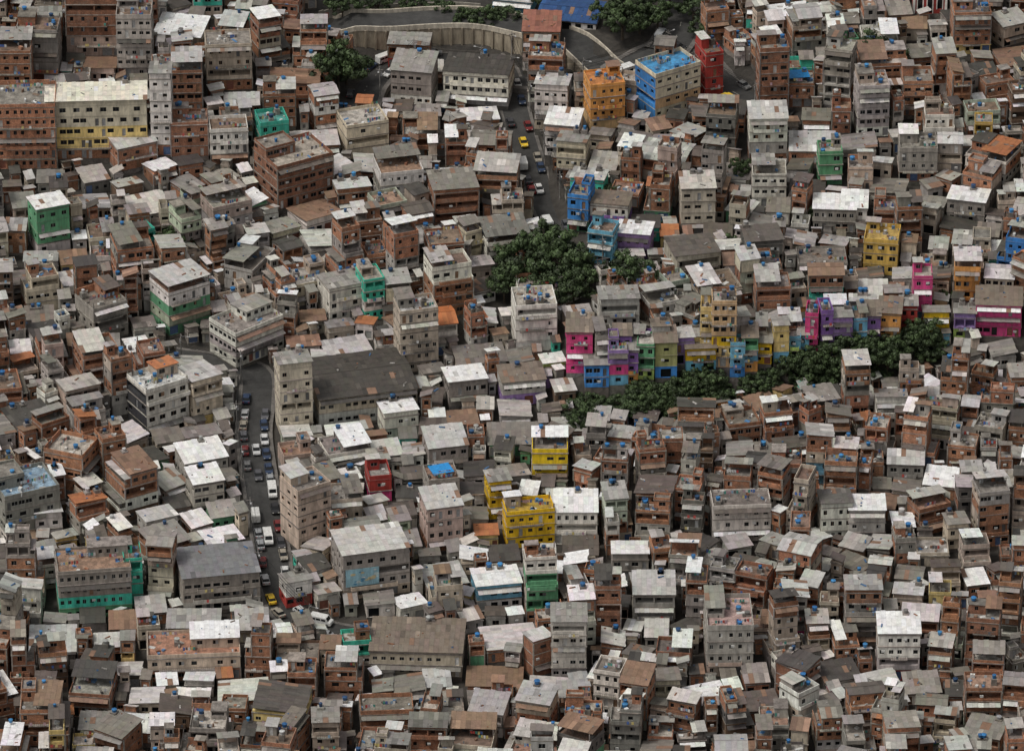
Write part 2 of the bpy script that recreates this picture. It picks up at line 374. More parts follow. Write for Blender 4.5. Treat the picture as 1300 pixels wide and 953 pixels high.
    if roof=='shed':
        mb_h=r.uniform(.2,1.2); ax=r.choice('yyyx'); up=r.random()<.5
        if plain: ax='y'
        if r.random()<.4: parapet(mb,x0,y0,x1,y1,z,.35,pm,pc)
        za,zb=(z+.45,z+.45+mb_h) if up else (z+.45+mb_h,z+.45)
        mb.box(x0+.05,y0+.05,z,x1-.05,y1-.05,z+.36,pm,pc,False)
        panels(mb,x0-o,y0-o,x1+o,y1+o,za,zb,rc,r,ax,rot=rt_)
        if ax=='y':
            if up: mb.box(x0+.1,y1-.2,z+.36,x1-.1,y1-.1,zb-.14,pm,pc,False)
            else: mb.box(x0+.1,y0+.1,z+.36,x1-.1,y0+.2,za-.14,pm,pc,False)
        zt=max(za,zb)
        nt_=r.choice((0,0,0,1,1,2)) if nt_ is None else nt_
        for q in range(nt_):
            xx=r.uniform(x0+.8,x1-.8); yy=y1-.8
            mb.box(xx-.7,yy-.7,z+.3,xx+.7,yy+.7,zt+.25,C_,fc); tank(mb,xx,yy,zt+.25,r)
    elif roof=='gable':
        hh=r.uniform(.6,1.1)*min(1,dd/7); ym=(y0+y1)/2
        panels(mb,x0-o,y0-o,x1+o,ym-.01,z+.1,z+.1+hh,rc,r,'y'); panels(mb,x0-o,ym+.01,x1+o,y1+o,z+.1+hh,z+.1,rc,r,'y')
        mb.box(x0-o,ym-.15,z+.08+hh,x1+o,ym+.15,z+.18+hh,R_,tuple(k*.8 for k in rc))
        for xx in (x0+.06,x1-.06): mb.q(((xx,y0,z),(xx,y1,z),(xx,ym,z+hh*.95)),pm,pc)
    else:
        ph=r.uniform(.5,1.1); parapet(mb,x0,y0,x1,y1,z,ph,pm,pc)
        dc=r.choice([(.36,.33,.29),(.28,.25,.22),(.46,.42,.37),(.20,.175,.15),(.34,.21,.15),(.22,.15,.11)])
        dc=rcol if (rcol and roof=='flat') else dc
        mb.q(((x0+.14,y0+.14,z+.03),(x1-.14,y0+.14,z+.03),(x1-.14,y1-.14,z+.03),(x0+.14,y1-.14,z+.03)),C_,jit(dc,r,.15)); z+=.03
        hasroom=False
        if ww>3.2 and dd>3.2 and r.random()<(.66 if roof=='flat' else .35):
            hasroom=True
            sw=max(1.9,ww*r.uniform(.3,.6)); sd=max(1.9,dd*r.uniform(.35,.65)); xa=r.choice((x0+.15,x1-.15-sw)); ya=y1-.15-sd
            m2,c2=(pm,pc) if r.random()<.5 else wallmat(r.choice(('brick','brick','grey','lgrey','beige')),r)
            room(mb,r,xa,ya,xa+sw,y1-.15,z,m2,c2,fc,rs)
            fx0,fx1=(xa+sw+.1,x1) if xa<x0+.5 else (x0,xa-.1)
        else: fx0,fx1=x0,x1
        if roof=='flat' and r.random()<.4:   # unfinished storey: bare columns and half-built walls
            for xx in (x0+.2,x1-.2):
                for yy in (y0+.2,y1-.2): mb.box(xx-.11,yy-.11,z,xx+.11,yy+.11,z+r.uniform(1.2,2.3),C_,fc)
            if r.random()<.6:
                m4,c4=wallmat('brick',r); s=r.uniform(.4,1)*ww; mb.box(x0+.01,y1-.3,z,x0+s-.01,y1-.14,z+r.uniform(1.1,1.9),m4,c4,False)
        if roof=='shade':
            a0,b0,a1,b1=fx0-.2,y0-.25,fx1+.2,y1+.25; k=r.random()
            if k<.3: b0=y0+dd*r.uniform(.2,.5)
            elif k<.5 and not hasroom: a1=x0+ww*r.uniform(.5,.75)
            elif k<.7 and not hasroom: a0=x0+ww*r.uniform(.3,.5)
            ht=r.uniform(1.9,2.5); sl=r.uniform(.05,.9); up=r.random()<.5
            za,zb=(z+ht,z+ht+sl) if up else (z+ht+sl,z+ht)
            panels(mb,a0,b0,a1,b1,za,zb,rc,r,'y',rot=rt_)
            for xx in (a0+.4,a1-.4):
                for yy in (b0+.4,b1-.4): mb.box(xx-.09,yy-.09,z,xx+.09,yy+.09,min(za,zb)-.02+(abs(zb-za)*.05),C_,fc,False)
            if r.random()<.6: 
                m3,c3=wallmat('brick',r) if r.random()<.5 else (pm,pc); mb.box(a0+.3,b1-.45,z,a1-.3,b1-.32,min(za,zb)-.08,m3,c3,False)
            clutter(mb,r,x0,y0,x1,y1,z,int(ww*dd/8)+1)
            if r.random()<.35 and a1-a0>2.2: tank(mb,r.uniform(a0+1,a1-1),b1-1,max(za,zb)+.02,r,.9)
        else:
            nt_=r.choice((0,0,1,1,2,3)) if nt_ is None else nt_
            for q in range(nt_):
                if fx1-fx0<1.8: break
                xx=r.uniform(fx0+.8,fx1-.8); yy=r.uniform(y0+.8,y1-.8); hb=r.choice((.05,.3,1.0,1.6))
                mb.box(xx-.6,yy-.6,z,xx+.6,yy+.6,z+hb,C_,fc,False); tank(mb,xx,yy,z+hb,r)
            if tarp:
                mb.rbox((fx0+fx1)/2,(y0+y1)/2,z+1.3,max(1.5,(fx1-fx0)*.7),dd*.6,.06,.15,P_,(.02,.25,.6))
                for sx in (-1,1): mb.cyl((fx0+fx1)/2+sx*.5,(y0+y1)/2,z,z+1.3,.05,.05,P_,(.2,.2,.2),5,False)
            clutter(mb,r,x0,y0,x1,y1,z,int(ww*dd/6)+2)
    return mb
# ---------------------------------------------------------------- occupancy
CS=.5; GX0,GY0=-200,-260; NX,NY=800,1160
occ=np.zeros((NX,NY),bool); maxf=np.full((NX,NY),9,np.int8); roadm=np.zeros((NX,NY),bool)
def cells(x,y,w,d,yaw,step=.45):
    nu=max(2,int(w/step)+1); nv=max(2,int(d/step)+1)
    u,v=np.meshgrid(np.linspace(-w/2,w/2,nu),np.linspace(-d/2,d/2,nv))
    c,s=math.cos(yaw),math.sin(yaw)
    X=x+u*c-v*s; Y=y+u*s+v*c
    return np.clip(((X-GX0)/CS).astype(int),0,NX-1).ravel(),np.clip(((Y-GY0)/CS).astype(int),0,NY-1).ravel()
# ---------------------------------------------------------------- roads
def mat_simple(name,col,rough,s1=(0.5,.7,1.2)):
    m,nt,b=newmat(name,rough); tc=nd(nt,'ShaderNodeTexCoord'); v=tc.outputs['Object']
    f=mulv(nt,noise(nt,v,s1[0],s1[1],s1[2]),noise(nt,v,.06,.75,1.2),noise(nt,v,4,.85,1.12))
    cn=nd(nt,'ShaderNodeRGB'); cn.outputs[0].default_value=(*col,1)
    nt.links.new(scalecol(nt,cn.outputs[0],f),b.inputs['Base Color']); return m
M_AS=mat_simple('asphalt',(.042,.041,.039),.85); M_PV=mat_simple('pavement_concrete',(.13,.12,.11),.9); M_MK=mat_simple('road_paint',(.4,.38,.33),.7)
M_GR=mat_simple('alley_ground',(.045,.040,.034),.95)
def resample(pts,step=2.0):
    pts=np.array(pts,float)
    out=[]; n=len(pts)
    for i in range(n-1):
        p0=pts[max(i-1,0)];p1=pts[i];p2=pts[i+1];p3=pts[min(i+2,n-1)]
        k=max(2,int(np.linalg.norm(p2-p1)/step))
        for t in np.linspace(0,1,k,endpoint=False):
            out.append(.5*((2*p1)+(-p0+p2)*t+(2*p0-5*p1+4*p2-p3)*t*t+(-p0+3*p1-3*p2+p3)*t**3))
    out.append(pts[-1]); return np.array(out)
ROADS=[]
def road(name,pix,width,walk=1.2,zoff=0.0,dash=True):
    c=resample([P(*p) for p in pix]); t=np.gradient(c,axis=0); t/=np.linalg.norm(t,axis=1)[:,None]; n=np.stack([t[:,1],-t[:,0]],1)
    z=H(c[:,0],c[:,1]); k=np.ones(7)/7; z=np.convolve(np.pad(z,3,'edge'),k,'valid')+.06+zoff
    mb=MB(); hw=width/2
    def rib(o0,o1,dz,m,i,col=(.3,.3,.3)):
        a,b=c[i],c[i+1]; na,nb=n[i],n[i+1]
        mb.q(((a[0]+na[0]*o0,a[1]+na[1]*o0,z[i]+dz),(a[0]+na[0]*o1,a[1]+na[1]*o1,z[i]+dz),(b[0]+nb[0]*o1,b[1]+nb[1]*o1,z[i+1]+dz),(b[0]+nb[0]*o0,b[1]+nb[1]*o0,z[i+1]+dz)),m,col)
    def side(o,d0,d1,m,i,flip):
        a,b=c[i],c[i+1]; na,nb=n[i],n[i+1]
        p=[(a[0]+na[0]*o,a[1]+na[1]*o,z[i]+d0),(b[0]+nb[0]*o,b[1]+nb[1]*o,z[i+1]+d0),(b[0]+nb[0]*o,b[1]+nb[1]*o,z[i+1]+d1),(a[0]+na[0]*o,a[1]+na[1]*o,z[i]+d1)]
        mb.q(p if not flip else p[::-1],m,(.3,.3,.3))
    for i in range(len(c)-1):
        rib(-hw,hw,0,0,i)
        if walk:
            for s in (-1,1):
                o0,o1=(hw,hw+walk) if s>0 else (-hw-walk,-hw)
                rib(o0,o1,.13,1,i); side(s*hw,0,.13,1,i,s>0); side(s*(hw+walk),-1.5,.13,1,i,s<0)
        if dash and i%3==0: rib(-.06,.06,.008,2,i)
    mb.obj(name,mats=[M_AS,M_PV,M_MK])
    for q in range(len(c)):
        tot=width+2*walk
        ix,iy=cells(c[q,0],c[q,1],tot,2.6,math.atan2(n[q,1],n[q,0])); occ[ix,iy]=True; roadm[ix,iy]=True
    ROADS.append((c,t,n,z,hw)); return len(ROADS)-1
rA=road('street',[(215,452),(275,462),(322,472),(326,510),(322,550),(328,600),(336,650),(345,700),(352,745),(372,785),(430,806),(520,812)],6.8,.9,0,False)
rB=road('street',[(622,72),(640,92),(650,125),(660,165),(672,205),(688,250),(708,290),(738,332),(752,350)],6.2,.8,.012,False)
rE=road('street',[(640,96),(585,80),(530,78),(490,88),(466,110),(452,150)],8,1.2,.024)
rD=road('avenue',[(640,97),(700,104),(760,104),(806,84),(846,64),(880,76),(910,104),(960,132),(1010,140)],9,1.5,.036)
rF=road('avenue',[(846,66),(862,40),(866,10),(868,-30)],9,1.2,.048)
# nothing tall right in front of the lower bend of the street
for k in range(len(ROADS[rA][0])):
    c0=ROADS[rA][0][k]
    ix,iy=cells(c0[0],c0[1]-7,7,6,0); maxf[ix,iy]=np.minimum(maxf[ix,iy],2)
def viaduct():
    c=resample([P(*p) for p in [(400,46),(440,58),(490,62),(545,58),(600,56),(650,66),(700,82),(752,100)]],2.4)
    t=np.gradient(c,axis=0); t/=np.linalg.norm(t,axis=1)[:,None]; n=np.stack([t[:,1],-t[:,0]],1)
    n_=len(c); zg=H(c[:,0],c[:,1]); 
    prof=4.2*ss(np.linspace(0,1,n_)*6)*ss((1-np.linspace(0,1,n_))*5); z=np.convolve(np.pad(zg,4,'edge'),np.ones(9)/9,'valid')+prof+.5
    mb=MB(); wd=9.5; wc=(.42,.36,.27); pc_=(.60,.54,.44)
    for i in range(n_-1):
        a,b=c[i],c[i+1];na,nb=n[i],n[i+1]
        def pt(j,o,zz): return (c[j][0]+n[j][0]*o,c[j][1]+n[j][1]*o,zz)
        for o,fl in ((0,0),(-wd,1)):
            mb.q([pt(i,o,zg[i]-2),pt(i+1,o,zg[i+1]-2),pt(i+1,o,z[i+1]),pt(i,o,z[i])],0,wc)
            s=.18 if not fl else -.18
            oa,ob=(o+s,o-s)
            mb.q([pt(i,oa,z[i]-.3),pt(i+1,oa,z[i+1]-.3),pt(i+1,oa,z[i+1]+1.0),pt(i,oa,z[i]+1.0)],0,pc_)
            mb.q([pt(i,ob,z[i]),pt(i+1,ob,z[i+1]),pt(i+1,ob,z[i+1]+1.0),pt(i,ob,z[i]+1.0)],0,pc_)
            mb.q([pt(i,oa,z[i]+1.0),pt(i+1,oa,z[i+1]+1.0),pt(i+1,ob,z[i+1]+1.0),pt(i,ob,z[i]+1.0)],0,pc_)
            mb.q([pt(i,oa,z[i]-.3),pt(i+1,oa,z[i+1]-.3),pt(i+1,o,z[i+1]-.3),pt(i,o,z[i]-.3)],0,wc)
        mb.q([pt(i,-wd+.18,z[i]),pt(i,-.18,z[i]),pt(i+1,-.18,z[i+1]),pt(i+1,-wd+.18,z[i+1])],1,wc)
        x,y=c[i]+n[i]*.12; mb.rbox(x,y,zg[i]-2,.45,.5,z[i]-zg[i]+1.75,math.atan2(t[i][1],t[i][0]),0,(.33,.28,.21))
        ix,iy=cells(*(c[i]-n[i]*wd/2),3.5,wd+4,math.atan2(t[i][1],t[i][0])); occ[ix,iy]=True
    mb.obj('viaduct',mats=[M_W,M_AS])
viaduct()
def gwall():
    r=random.Random(4); c=resample([P(*p) for p in [(405,26),(440,22),(500,16),(560,14),(610,16)]],1.6); mb=MB()
    for i in range(len(c)-1):
        a,b=c[i],c[i+1]; d=b-a; L=np.linalg.norm(d); m=(a+b)/2; an=math.atan2(d[1],d[0]); z=h1(*m)
        mb.rbox(m[0],m[1],z-1,L+.02,.25,3.4,an,0,(.36,.33,.28))
        if r.random()<.75:
            nx_,ny_=d[1]/L,-d[0]/L; mb.rbox(m[0]+nx_*.14,m[1]+ny_*.14,z+.2,L*r.uniform(.5,.95),.03,r.uniform(.9,1.8),an,0,r.choice([(.5,.3,.08),(.2,.25,.35),(.5,.12,.08),(.6,.5,.3),(.15,.3,.2),(.6,.58,.55),(.08,.08,.09)]))
    mb.obj('graffiti_wall',mats=[M_W])
gwall()
def blockpoly(pxs):
    ps=[P(*p) for p in pxs]; xs=[p[0] for p in ps]; ys=[p[1] for p in ps]
    X,Y=np.meshgrid(GX0+CS*(np.arange(NX)+.5),GY0+CS*(np.arange(NY)+.5),indexing='ij'); ins=np.zeros_like(X,bool)
    j=len(ps)-1
    for i in range(len(ps)):
        c_=((ys[i]>Y)!=(ys[j]>Y))&(X<(xs[j]-xs[i])*(Y-ys[i])/(ys[j]-ys[i]+1e-9)+xs[i]); ins^=c_; j=i
    return ins
yard=blockpoly([(405,28),(395,-25),(900,-25),(880,95),(800,108),(640,110),(520,76),(470,80),(440,60)])
occ|=yard
green=blockpoly([(738,514),(790,512),(850,505),(925,494),(985,478),(1060,462),(1140,446),(1195,430),(1195,452),(1140,478),(1050,496),(960,508),(925,516),(850,528),(738,536)])
occ|=green
maxg=blockpoly([(735,512),(925,494),(1200,430),(1210,475),(1050,520),(925,550),(735,565)]); maxf[maxg]=1
park=blockpoly([(622,398),(630,344),(752,340),(757,394)]); occ|=park
mp2=blockpoly([(612,425),(618,385),(758,385),(758,425)]); maxf[mp2]=1
# ---------------------------------------------------------------- hero buildings
wr=(.83,.82,.80); lg=(.50,.485,.465); mg=(.30,.285,.26); dk=(.065,.057,.048); br=(.2,.16,.125)
HE=[
(35,225,14,12,6,2,['brick'],'flat',None),(123,213,24,11,5,3,['brick','ypale','ypale','cream','cream'],'shed',(.80,.76,.64)),
(10,140,12,9,5,0,['brick'],'shade',mg),(50,110,10,8,5,-3,['brick','grey'],'flat',None),(225,150,12,9,4,3,['brick'],'shade',lg),(290,120,11,8,4,5,['brick','beige'],'flat',None),(240,205,9,7,3,4,['brick'],'flat',None),(290,215,9,7,3,6,['brick','white'],'flat',None),
(122,78,14,10,6,0,['pinkc','pinkc','brick'],'shed',br),(172,104,8.5,9,6,0,['grey','lgrey'],'flat',None),(206,203,5,8,7,0,['brick','white'],'shed',mg),
(263,25,7,7,5,4,['pinkc','teal'],'flat',None),(345,203,7,7,3,14,['grey','teal','teal'],'flat',(.1,.35,.3)),
(372,275,15,12,4,30,['brick'],'flat',(.46,.40,.33)),(460,207,10.5,9,3,18,['cream'],'flat',None),
(608,142,16,11,3,-8,['lgrey','white','white'],'shed',dk),(526,140,10,9,3,-10,['white','grey'],'shed',mg),(520,92,10,7,2,-5,['red','brick'],'shed',mg),
(688,96,9,10,4,-3,['white','pinkc','brick'],'shed',(.3,.12,.08)),(694,135,8.5,8,4,-5,['white','white','brick'],'flat',None),(702,170,8,8,4,-7,['cream','white'],'shed',lg),(716,205,8,8,3,-10,['white'],'shed',wr),
(728,232,7,7,3,-10,['brick','cream'],'shed',mg),(748,262,8,6,2,-12,['lblue','teal'],'shed',lg),(738,296,5,7,3,-14,['green','blue'],'flat',None),(776,292,9,7,2,-10,['purple','white'],'shed',br),(766,338,6,6,3,-16,['lblue','lblue','lblue'],'flat',None),(806,330,8,7,2,-10,['violet'],'shed',wr),
(767,170,8.5,8,4,12,['peach','orange','orange'],'flat',(.5,.2,.06)),
(1232,75,9,8,4,3,['ypale','brick'],'flat',None),
(980,152,7,7,6,6,['brick'],'flat',None),(1106,180,7.5,8,5,6,['white','lgrey'],'flat',None),(1053,240,5.5,6,3,4,['green'],'flat',None),
(974,214,9,8,4,2,['brick','lgrey','white'],'shed',lg),(1165,236,9,8,3,0,['brick','grey'],'flat',None),(976,268,8,7,3,0,['white'],'shade',mg),
(1120,354,8,8,3,-8,['ochre'],'flat',(.5,.34,.1)),(885,300,8,8,4,3,['brick','beige'],'shed',(.55,.51,.46)),
(1268,430,10.5,7,3,-4,['magenta','magenta','magenta'],'shed',br),(1170,412,4.4,6,4,0,['lblue','magenta','magenta'],'flat',None),(1188,430,6,5,2,0,['yellow'],'shed',mg),(1225,434,5,6,2,-4,['lime','violet'],'shed',mg),
(1060,300,10,7,2,-4,['grey'],'shed',wr),(1085,296,6,7,2,-4,['white'],'shed',wr),(1230,292,9,7,2,-14,['grey'],'shed',wr),
(678,452,9.6,9,4,7,['white'],'flat',None),(697,404,15,7,2,6,['pgreen','white'],'flat',None),(662,520,10,7,2,10,['violet','lgrey'],'shed',br),(785,432,9,8,3,4,['brick','lgrey'],'shed',mg),(980,410,8,7,3,4,['grey','brick'],'shade',None),
(528,478,9,7,6,14,['beige'],'flat',(.5,.48,.45)),(560,446,6,8,2,12,['white'],'gable',(.5,.17,.06)),(436,415,10,8,3,22,['white'],'shed',mg),(470,412,5,7,4,18,['teal','white','teal'],'flat',None),
(373,556,7.5,7,6,12,['cream'],'shed',mg),(455,548,23,19,2,14,['lgrey','beige'],'gable',dk),(200,560,11,9,4,32,['white'],'flat',(.66,.64,.61)),(252,545,7.5,9,4,30,['ypale','cream'],'shed',lg),
(312,472,14,10,3,40,['white','lgrey','white'],'flat',None),(228,432,11,9,4,32,['green','pgreen','green','white'],'shade',lg),(62,330,8,7,4,22,['white','green'],'shed',wr),(128,440,9,9,3,32,['grey'],'flat',None),
(388,703,8.5,8,5,32,['pinkc'],'flat',None),(470,768,15,12,4,14,['beige','grey'],'shed',(.56,.54,.51)),
(671,700,10.8,6,3,10,['yellow'],'flat',(.45,.3,.05)),(632,662,5,6,3,12,['yellow'],'shed',mg),(698,620,8,7,3,0,['pinkc','yellow','yellow'],'shade',None),(731,694,9.5,8,3,0,['white'],'shed',wr),
(275,785,17,14,3,10,['lgrey','grey'],'shed',(.2,.2,.205)),(118,790,16,10,4,8,['green','teal','grey'],'flat',None),(30,700,13,11,4,24,['white','grey'],'flat',(.25,.35,.42)),
(168,772,4,7,4,8,['teal'],'flat',None),(85,770,4,6,3,8,['lime'],'flat',None),
(530,866,20,13,2,-3,['beige'],'shed',br),(722,865,7.5,8,5,0,['lgrey','white'],'shed',mg),(925,862,10,13,4,2,['pinkc','lgrey'],'flat',(.46,.33,.3)),(1140,865,9,8,4,0,['red','lgrey','white'],'shed',wr),
(245,868,20,10,2,4,['brick','beige'],'flat',(.42,.23,.15)),(565,600,9,8,2,12,['white','grey'],'shed',lg),(590,520,9,8,2,12,['grey'],'shed',wr),(505,560,8,7,2,14,['white'],'shed',wr),(480,640,5,7,2,10,['magenta','red'],'flat',None),
(255,620,10,8,2,20,['lgrey'],'shed',wr),(165,228,10,9,2,25,['brick'],'shed',lg),
(630,780,10,8,2,10,['white','lblue'],'shed',wr),(830,800,9,9,3,0,['grey'],'shed',lg),(560,705,8,8,4,14,['brick','pinkc'],'shed',lg),(375,775,6,5,2,20,['red','white'],'shed',mg),(260,660,7,7,3,18,['lgrey'],'shed',wr),(800,740,8,7,2,0,['grey'],'shed',wr),
(60,690,6,6,2,10,['white'],'shed',wr),(1100,690,8,7,3,0,['lgrey'],'shed',wr),(940,690,13,7,3,4,['white'],'flat',None),(1150,620,8,6,2,-4,['grey'],'shed',lg),(1060,690,7,7,3,5,['white'],'shed',(.14,.13,.12)),
]
ROW=[(736,478,6.0,7,4,3,['magenta'],'shed',br),(757,508,5.5,5,2,0,['blue'],'shed',mg),(784,508,4.6,6,3,0,['lblue','magenta','violet'],'flat',None),(802,503,2.8,5,3,0,['orange','purple'],'shed',mg),
(820,502,4,6,3,0,['lime','green'],'flat',None),(844,499,5,6,3,0,['blue','olive','olive'],'shed',br),(860,474,7,6,2,3,['violet'],'shed',lg),(888,492,7,6,2,4,['lblue','yellow'],'shed',br),(884,466,6,6,2,4,['ypale'],'shed',mg),
(918,484,5.6,6,6,4,['peach','ypale','yellow','peach','peach'],'flat',None),(900,470,4,6,5,4,['peach','ypale'],'flat',None),(936,492,3.4,4,3,0,['blue','lblue'],'flat',None),(951,487,3.6,5,3,0,['orange','lblue','green'],'shed',br),(970,480,3.8,6,2,0,['yellow'],'shed',mg),(990,474,3.5,6,3,0,['lblue','ypale'],'shed',mg),
(1008,468,3.2,6,2,0,['lime','lblue'],'flat',None),(1020,462,2.6,5,2,0,['lblue'],'shed',mg),(1031,461,3.0,6,4,0,['magenta'],'flat',None),(1047,457,2.8,6,4,0,['lblue','purple'],'flat',None),(1068,455,4.6,6,3,0,['lime','violet'],'shed',mg),(1090,452,3.2,5,3,0,['green','lblue'],'shade',None),(1107,447,3.4,6,3,0,['violet','purple'],'shed',br),(1130,446,5.2,7,3,0,['peach','orange'],'shed',br),(1153,434,4,6,3,0,['brick','red'],'shed',mg),
(1002,446,5,5,2,4,['brick'],'shade',None),(960,452,5,5,2,4,['grey'],'shade',None),(935,455,5,6,3,4,['orange','lgrey'],'shed',mg),(1060,425,5,5,2,2,['brick'],'shade',None),(1095,418,6,5,2,2,['grey'],'shed',lg),(765,478,4,5,3,4,['grey'],'shade',None),(815,470,4,5,2,0,['purple'],'shade',mg),(838,468,4,5,3,0,['lgrey'],'shed',br),(790,476,4,5,3,2,['purple'],'shed',br)]
rj=random.Random(21)
for q in ROW:
    q=list(q); q[5]+=rj.uniform(-7,7)
    HE.append(tuple(q))
def place(pxc,pyb,w,d,nf,yaw,walls,roof,rcol,left=None,name=None,**kw):
    x,y=P(pxc,pyb); a=math.radians(yaw)
    y+=.5*(w*abs(math.sin(a))+d*math.cos(a))
    gz=h1(x,y); cs=[h1(x+sx*w/2,y+sy*d/2) for sx in(-1,1) for sy in(-1,1)]
    r=random.Random(int(pxc*31+pyb*7))
    mb=house(r,w,d,nf,walls,roof,rcol,found=gz-min(cs)+1.2,left=left,plain=True,**kw)
    nm=name or ('apartment_building' if nf>=5 else ('brick_house' if walls[0]=='brick' else 'painted_house'))
    mb.obj(nm,(x,y,gz),a)
    ix,iy=cells(x,y,w+.5,d+.5,a); occ[ix,iy]=True
    for k,mf in ((12,2),(8,1)):
        ix,iy=cells(x,y-.5*(w*abs(math.sin(a))+d*math.cos(a))-k/2,w*1.1,k,0); maxf[ix,iy]=np.minimum(maxf[ix,iy],mf)
    return x,y,gz,a
for h in HE:
    kw={}
    if h[:2]==(678,452): kw=dict(tanks=7,win=.35)
    if h[:2]==(460,207): kw=dict(win=.15)
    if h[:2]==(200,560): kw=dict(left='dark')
    if h[:2]==(455,548): kw=dict(fh0=3.4,name='warehouse')
    x,y,gz,a=place(*h,**kw)
    if h[:2]==(470,768):
        mb=MB(); r=random.Random(2); yy=-6-.26
        mb.box(-7,yy,3.4,.5,yy+.05,7.8,W_,(.30,.50,.58))
        for k in range(16):
            cx,cz=r.uniform(-6.4,-.1),r.uniform(3.9,7.3); rr_=r.uniform(.2,.5)
            mb.q([(cx+rr_*1.5*math.cos(t*.785),yy-.01-.002*k,cz+rr_*.8*math.sin(t*.785)) for t in range(8)],W_,r.choice([(.7,.7,.68),(.08,.25,.4),(.5,.6,.6),(.6,.5,.3)]))
        mb.obj('painted_mural',(x,y,gz),a)
place(848,158,13,9,4,32,['cream','peach','cream'],'flat',(.06,.25,.5),left='blue',name='apartment_building')
place(900,130,4.5,8,4,18,['red'],'flat',None)
place(1012,140,8,7,2,0,['brick'],'flat',None,tarp=True)
place(560,655,7,7,3,12,['brick','grey'],'flat',None,tarp=True)
place(725,48,15,12,1,-12,['white'],'gable',(.02,.07,.2),name='warehouse')
place(655,22,10,9,1,-12,['lblue'],'shed',lg)
def church():
    x,y=P(1180,24); y+=5; mb=MB(); RD=(.40,.05,.04); WH=(.75,.73,.68)
    ops=[(1.0+i*2.4,2.2+i*2.4,1.2,4.2,.25,3,RD) for i in range(3)]; ops[1]=(3.4,4.6,.05,4.2,.25,3,RD)
    wall(mb,-4,-5,4,-5,0,6,ops,W_,RD,random.Random(1)); wall(mb,4,-5,4,5,0,6,[(1+i*2.3,2.1+i*2.3,1.5,4,.25,3,RD) for i in range(4)],W_,RD,random.Random(1)); wall(mb,4,5,-4,5,0,6,[],W_,RD,random.Random(1)); wall(mb,-4,5,-4,-5,0,6,[(1+i*2.3,2.1+i*2.3,1.5,4,.25,3,RD) for i in range(4)],W_,RD,random.Random(1))
    mb.box(-4,-5,-3,4,5,-.001,C_,(.25,.23,.2),False)
    for (u0,u1,s,t,*_) in ops:
        a,b=u0-4,u1-4; mb.box(a-.25,-5.1,s-.0,a,-5.002,t,W_,WH); mb.box(b,-5.1,s,b+.25,-5.002,t,W_,WH)
        mb.q([((a+b)/2+.85*math.cos(k*math.pi/8),-5.08,t+.85*math.sin(k*math.pi/8)) for k in range(9)],W_,WH)
    mb.box(-4.2,-5.2,5.7,4.2,5.2,6.1,W_,WH)
    for sx in (-1,1): mb.box(sx*3.9-.3,-5.25,0,sx*3.9+.3,-5.003,5.7,W_,WH); mb.box(sx*3.4-.7,-5,6.1,sx*3.4+.7,-3.6,9,W_,RD); mb.box(sx*3.4-.85,-5.1,9,sx*3.4+.85,-3.5,9.3,W_,WH)
    for sx in (-1,1): mb.q(((0,-5,8.6),(0,5.1,8.6),(sx*4.3,5.1,6.1),(sx*4.3,-5,6.1)),R_,(.3,.12,.07))
    mb.q(((-4,-5.01,6.1),(4,-5.01,6.1),(0,-5.01,8.6)),W_,RD); mb.q(((-4,5.1,6.1),(4,5.1,6.1),(0,5.1,8.6)),W_,RD)
    mb.obj('church',(x,y,h1(x,y)+.3),0); ix,iy=cells(x,y,9,11,0); occ[ix,iy]=True; ix,iy=cells(x,y-9,9,8,0); maxf[ix,iy]=1
church()
# ---------------------------------------------------------------- the mass of houses
def yawf(x,y):
    a=0.50*math.exp(-(((x+75)/70)**2+((y+5)/70)**2))
    a+=0.12*math.sin(x/31+.5)*math.cos(y/27)+.16*math.sin(y/19+x/43)
    if x>20 and y<-10: a+=.28*math.sin(x/13)*math.sin(y/15)-.05
    return a
WMIX_L=[('white',22),('cream',10),('beige',17),('grey',16),('lgrey',15),('brick',22),('pinkc',6),('dgrey',4),('pgreen',2.5),('ypale',1.8),('green',1.6),('teal',1.4),('lblue',.9),('ochre',.6),('brown',3)]
WMIX_R=[('white',12),('cream',6),('beige',15),('grey',17),('lgrey',11),('brick',42),('pinkc',6),('dgrey',5),('pgreen',1.5),('ypale',.8),('green',.9),('teal',.9),('lblue',.9),('ochre',.4),('brown',5),('magenta',.15)]
WMIX_T=[('white',9),('cream',6),('beige',11),('grey',11),('lgrey',9),('brick',60),('pinkc',5),('dgrey',3),('teal',1),('brown',4)]
COLS=['magenta','purple','violet','lblue','blue','lime','green','orange','peach','yellow','teal','ypale']
band=[P(px,py) for px,py in [(755,300),(740,460),(820,470),(900,455),(980,440),(1080,420),(1180,400),(1280,400)]]
def mix(x,y,r):
    dm=min(math.hypot(x-a,y-b) for a,b in band)
    if dm<13 and r.random()<.25: return r.choice(COLS)
    if x<-25 and y>62: return pick(r,WMIX_T)
    return pick(r,WMIX_R if (x>10 and y<0) or y>70 or y<-95 else WMIX_L)
passes=[(8.5,12,7.5,10,700),(6.0,8.3,5.6,7.4,7000),(4.7,6.4,4.6,6.2,26000),(3.6,4.9,3.5,4.9,45000),(2.5,3.6,2.4,3.5,40000),(1.6,2.5,1.6,2.6,40000)]
count=0
rr=random.Random(5)
edge=[P(-70,1040),P(1370,1040),P(-70,-30),P(1370,-30)]
ymin=min(edge[0][1],edge[1][1])-5; ymax=max(edge[2][1],edge[3][1])+10
